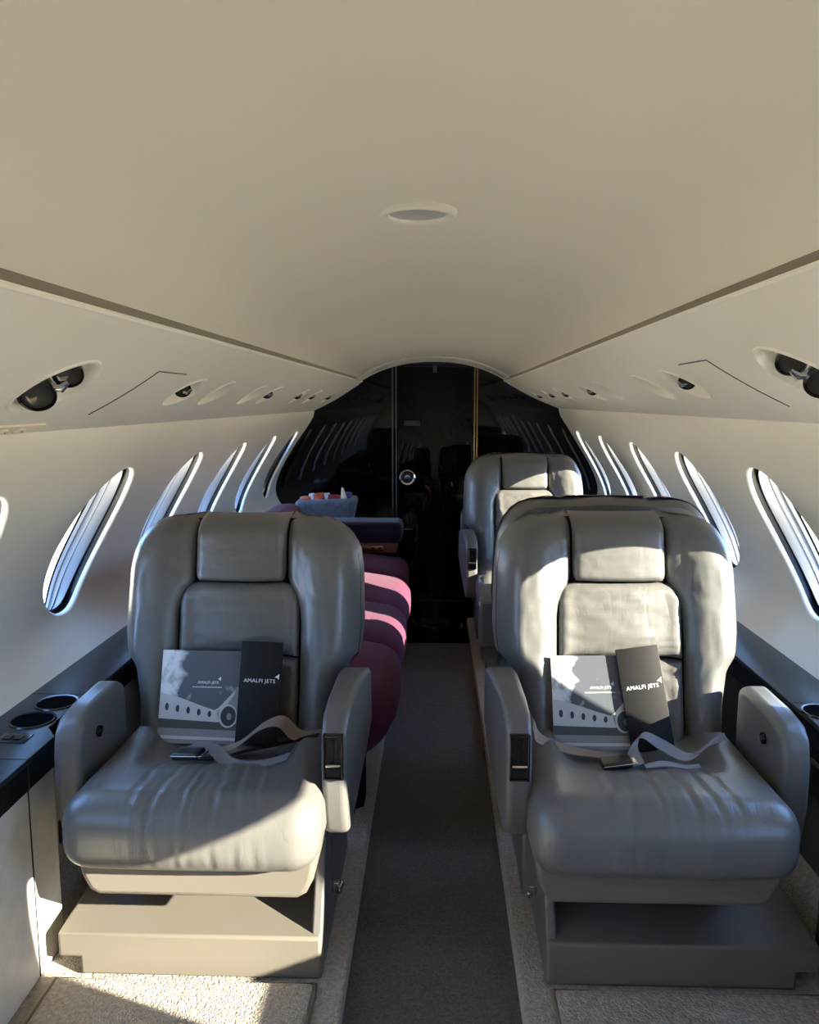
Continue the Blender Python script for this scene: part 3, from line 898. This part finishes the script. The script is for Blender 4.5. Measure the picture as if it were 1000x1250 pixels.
def flat(mb, poly, y, mi=0):
    mb.add([(x, y, z) for x, z in poly], [tuple(range(len(poly)))], mi)
def oval(cx, cz, rx, rz, n=28, a0=0, a1=2*PI):
    return [(cx+rx*math.cos(a0+(a1-a0)*i/n), cz+rz*math.sin(a0+(a1-a0)*i/n)) for i in range(n)]
def dart(cx, cz, s):
    return [(cx-s*.6, cz-s*.15), (cx+s*.55, cz+s*.75), (cx+s*.45, cz-s*.75), (cx+s*.05, cz-s*.25)]

def make_brochure():
    W, H = .105, .207
    root = empty('brochure')
    mb = MB(); mb.box(-W, W, 0, .003, 0, H); mb.build('cover', M['paper'], root, smooth=False)
    mb = MB(); mb.box(-W, W, -.0006, 0, 0, H); mb.build('cover_picture', M['sky_print'], root, smooth=False)
    mb = MB()
    e = -.0010
    flat(mb, [(-W, .018), (W, .018), (W, .052), (-W, .052)], e, 3)                         # dark ground band
    flat(mb, [(-W, .0), (W, .0), (W, .030), (-W, .034)], e-.0001, 1)                        # wing in front
    flat(mb, [(-W, .010), (W, .008), (W, .014), (-W, .017)], e-.0002, 2)
    flat(mb, [(-W, .042), (.035, .042), (.06, .052), (.075, .066), (.045, .073), (.0, .085), (-.05, .100), (-W, .112)], e-.0003, 2)   # fuselage
    flat(mb, [(-W, .042), (.035, .042), (.05, .048), (.0, .050), (-W, .054)], e-.0004, 3)
    for i in range(5):
        flat(mb, oval(-.085+.028*i, .080-.0035*i, .0048, .0085-.0004*i, 16), e-.0005, 0)   # cabin windows
    flat(mb, [(.03, .070), (.05, .076), (.095, .128), (.105, .125), (.105, .07)], e-.0004, 1)   # fin
    flat(mb, [(.03, .070), (.05, .080), (.092, .120), (.088, .108), (.055, .068)], e-.0006, 2)
    flat(mb, [(.045, .075), (.07, .083), (W, .083), (W, .045), (.07, .044), (.05, .055)], e-.0006, 1)
    flat(mb, oval(.075, .062, .024, .026), e-.0008, 2); flat(mb, oval(.076, .062, .020, .022), e-.0009, 0)
    flat(mb, oval(.078, .061, .006, .008), e-.0010, 1)
    flat(mb, [(-.022, .1245), (.055, .1245), (.055, .1258), (-.022, .1258)], e, 4)
    flat(mb, dart(.048, .144, .007), e, 4)
    mb.V = [(-W+(x+W)*.88, y, z) for x, y, z in mb.V]
    mb.build('jet_print', [M['print_dark'], M['print_mid'], M['print_light'], M['charcoal'], M['paper']], root, smooth=False)
    text_mesh('AMALFI JETS', .0080, 'lettering', root, M['paper'], Matrix.Translation((.004, -.0012, .1355)) @ FR, .0001)
    return root
def make_card():
    W, H = .0475, .226
    root = empty('leaflet')
    mb = MB(); mb.box(-W, W, 0, .004, 0, H); mb.build('card_sheet', M['card_black'], root, smooth=False, bevel=.0008)
    text_mesh('AMALFI JETS', .0120, 'lettering', root, M['paper'], Matrix.Translation((-.001, -.0006, .138)) @ FR, .0002)
    mb = MB(); flat(mb, dart(.0385, .1485, .009), -.0006); mb.build('dart_logo', M['paper'], root, smooth=False)
    return root
br = make_brochure(); cd = make_card()
def lean(o, x, y, z, tilt, roll, turn=0):
    o.location = (x, y, z); o.rotation_euler = (Matrix.Rotation(turn, 4, 'Z') @ Matrix.Rotation(-tilt, 4, 'X') @ Matrix.Rotation(roll, 4, 'Y')).to_euler()
lean(br, -.522, 1.708, .425, .31, -.02+.03, 0); tag(br, 'square jet brochure with cloud picture leaning on the shaded left seat', 'brochure', 'jet brochures')
lean(cd, -.400, 1.698, .431, .31, .03); tag(cd, 'tall black leaflet beside the brochure on the left seat', 'leaflet', 'black leaflets')
b2 = copy_tree(br); lean(b2, .372, 1.708, .423, .31, -.02); tag(b2, 'square jet brochure half in sunlight leaning on the front right seat', 'brochure', 'jet brochures')
c2 = copy_tree(cd); lean(c2, .482, 1.696, .429, .31, -.13); tag(c2, 'tilted black leaflet standing on the front right seat', 'leaflet', 'black leaflets')

# ------------------------------------------------------------------ divan on the left behind the seat
dv = empty('divan', (-.42, 3.1, 0)); tag(dv, 'purple upholstered side divan along the left wall behind the front seat', 'divan')
def rel(o_loc): return (o_loc[0]+.42, o_loc[1]-3.1, o_loc[2])
for i in range(4):
    y = 2.40+i*.515
    xr = -.115 if i < 3 else -.14
    def dfn(v, i=i):
        f = sstep(0, .28, v.x)
        q = Vector(v); q.z += .014*math.cos(v.y/.257*PI/2)*(1 if v.z > 0 else 0)
        q.x += .008*f*math.cos(v.y/.257*PI/2); q.z -= .03*f*(1 if v.z > 0 else 0)
        if v.z < 0: q.x -= .05*f*min(1, -v.z/.1)
        return q
    soft('seat_cushion', (.54, .505, .24), rel((xr-.27, y, .29)), .075, M['purple'], dv, fn=dfn, k=6, mm=(14, 14, 4))
for i in range(3):
    y = 2.47+i*.58
    soft('back_cushion', (.19, .57, .36), rel((-.745, y, .518)), .08, M['purple'], dv, fn=lambda v: Vector((v.x+.03*(v.z/.18), v.y, v.z)), k=6, mm=(6, 14, 8), rot=Matrix.Rotation(-.08, 3, 'Y'))
mb = MB(); mb.box(-.38, .19, -.92, 1.03, .0, .18); mb.build('plinth_base', M['blackmatt'], dv, smooth=False, bevel=.01)
soft('end_arm_pad', (.46, .20, .11), rel((-.40, 4.13, .525)), .03, M['purple_dark'], dv, k=4, mm=(10, 6, 3))
mb = MB(); mb.box(-.23, .22, .94, 1.10, .42, .472); ap = mb.build('arm_panel', M['walnut'], dv, smooth=False, bevel=.004)
mb = MB(); mb.box(.02, .155, .932, .941, .432, .462); kp = mb.build('control_plate', M['brass'], ap, smooth=False, bevel=.002)
for k in range(4):
    mb = MB(); mb.lathe([(.001, .010), (.008, .010), (.009, 0)], 20, mx=Matrix.Translation((.036+.034*k, .932, .447)) @ Matrix.Rotation(PI/2, 4, 'X'))
    mb.build('control_knob', M['black'], kp)
mb = MB(); mb.box(-.23, .22, .96, 1.10, .18, .42); mb.build('arm_side', M['blackmatt'], dv, smooth=False)

# black credenza between the divan and the bulkhead
mb = MB()
cp_ = [(-.84, 4.27), (-.20, 4.27), (-.155, 4.285), (-.125, 4.32), (-.115, 4.37), (-.115, 5.20), (-.84, 5.20)]
mb.prism(cp_, 'z', .0, .505)
cr = mb.build('credenza', M['lacquer'], bevel=.006); tag(cr, 'glossy black rounded credenza between the purple divan and the bulkhead', 'cabinet')
mb = MB(); mb.box(-.116, -.111, 4.42, 5.1, .42, .43); mb.build('pull_rail', M['chrome'], cr, smooth=False)
# basket with snacks
bs = empty('snack_basket', (-.60, 4.40, .513)); tag(bs, 'blue grey felt basket of snacks on the credenza behind the left seat', 'basket')
def bfn(v):
    k = 1+.10*(v.z/.075); return Vector((v.x*k, v.y*k, v.z + .006*math.sin(v.x*9)))
V, F = rbox(.31, .20, .15, .03, 4, (8, 6, 5)); 
keep = [f for f in F if not all(V[i].z > .0745 for i in f)]
bo = mesh_obj('basket_body', [bfn(v)+Vector((0, 0, .075)) for v in V], keep, M['basket'], bs)
sm = bo.modifiers.new('wall', 'SOLIDIFY'); sm.thickness = .006
snacks = [(-.112, -.03, 'snack_o', 'orange'), (-.075, .03, 'snack_w', 'white'), (-.035, -.035, 'snack_o', 'orange'), (.052, .035, 'snack_o', 'orange'), (.035, -.035, 'snack_r', 'red'), (.105, .035, 'snack_b', 'blue'), (.10, -.035, 'snack_y', 'cream'), (-.01, .035, 'snack_w', 'white')]
lab = ['orange snack packet at the left end of the felt basket', 'rounded white snack packet second from the left in the basket', 'low orange packet at the front middle of the basket',
       'orange packet at the back middle of the felt basket', 'dark red packet right of the basket middle', 'blue packet near the right end of the basket', 'tall pointed cream packet at the right end of the basket', 'white packet at the back centre of the basket']
for i, (x, y, m, c) in enumerate(snacks):
    tall = m == 'snack_y'
    h = .15 if tall else .11
    def sfn(v, h=h, tall=tall, i=i):
        t = v.z/h+.5
        w = 1-.85*t if tall else 1
        th = math.sin(PI*min(1, max(0, t)))**.6+.08
        return Vector((v.x*w, v.y*th, v.z+.003*noise.noise(Vector((v.x*70, v.z*70, i)))))
    R = Matrix.Rotation(random.uniform(-.2, .2) if not tall else -.15, 3, 'Y') @ Matrix.Rotation(random.uniform(-.25, .25), 3, 'Z')
    o = soft('snack_packet', (.06, .03, h), (0, 0, 0), .008, M[m], None, fn=sfn, k=2, mm=(6, 3, 10), rot=R)
    o.location = (-.60+x, 4.40+y, .508+.112+(.03 if tall else 0)+.009*(i % 3)); tag(o, lab[i], 'snack packet', 'snack packets in the basket')
# crumpled tissue on the left ledge
o = soft('paper_tissue', (.10, .09, .10), (-.90, 4.20, .535), .04, M['whitelip'], fn=lambda v: v*(1+.45*noise.noise(v*28+Vector((3, 1, 2)))), k=6, mm=(6, 6, 6))
tag(o, 'crumpled white tissue on the left ledge beside the last windows', 'tissue')

# ------------------------------------------------------------------ outside light
w = bpy.data.worlds.new('world'); SC.world = w; w.use_nodes = True
nt = w.node_tree; N = nt.nodes; K = nt.links
bg = N['Background']
tc = N.new('ShaderNodeTexCoord'); sx = N.new('ShaderNodeSeparateXYZ'); K.new(tc.outputs['Generated'], sx.inputs[0])
r = N.new('ShaderNodeValToRGB'); mr = N.new('ShaderNodeMapRange'); mr.inputs['From Min'].default_value = -1; mr.inputs['From Max'].default_value = 1
K.new(sx.outputs['Z'], mr.inputs['Value']); K.new(mr.outputs[0], r.inputs['Fac']); K.new(r.outputs['Color'], bg.inputs['Color'])
e = r.color_ramp.elements
e[0].position = .0; e[0].color = (1.0, .88, .70, 1)
e[1].position = 1.0; e[1].color = (.12, .24, .50, 1)
q = e.new(.47); q.color = (1.0, .93, .79, 1)
q = e.new(.52); q.color = (.34, .58, 1.0, 1)
q = e.new(.65); q.color = (.19, .38, .82, 1)
bg.inputs['Strength'].default_value = 19
sd = bpy.data.lights.new('sun', 'SUN'); sd.energy = 57; sd.angle = math.radians(.55); sd.color = (1.0, .89, .71)
so = bpy.data.objects.new('sun', sd); COL.objects.link(so)
SUN = Vector((-1, .48, -.40)).normalized()
so.rotation_euler = SUN.to_track_quat('-Z', 'Y').to_euler()

# ------------------------------------------------------------------ camera
F_PX = 981.
cam = bpy.data.cameras.new('camera'); co = bpy.data.objects.new('camera', cam); COL.objects.link(co)
cam.sensor_fit = 'VERTICAL'; cam.sensor_height = 36; cam.lens = F_PX/1250*36; cam.clip_start = .02
co.location = (0, 0, 1.19)
pitch, yaw = math.atan(135/F_PX), math.atan(32/F_PX)
co.rotation_euler = (PI/2-pitch, 0, yaw)
SC.camera = co
SC.view_settings.view_transform = 'Standard'; SC.view_settings.look = 'None'; SC.view_settings.gamma = 1
SC.view_settings.use_curve_mapping = False
SC.view_settings.exposure = -0.36
SC.cycles.max_bounces = 12; SC.cycles.diffuse_bounces = 8; SC.cycles.glossy_bounces = 5; SC.cycles.transparent_max_bounces = 12
SC.cycles.use_denoising = True
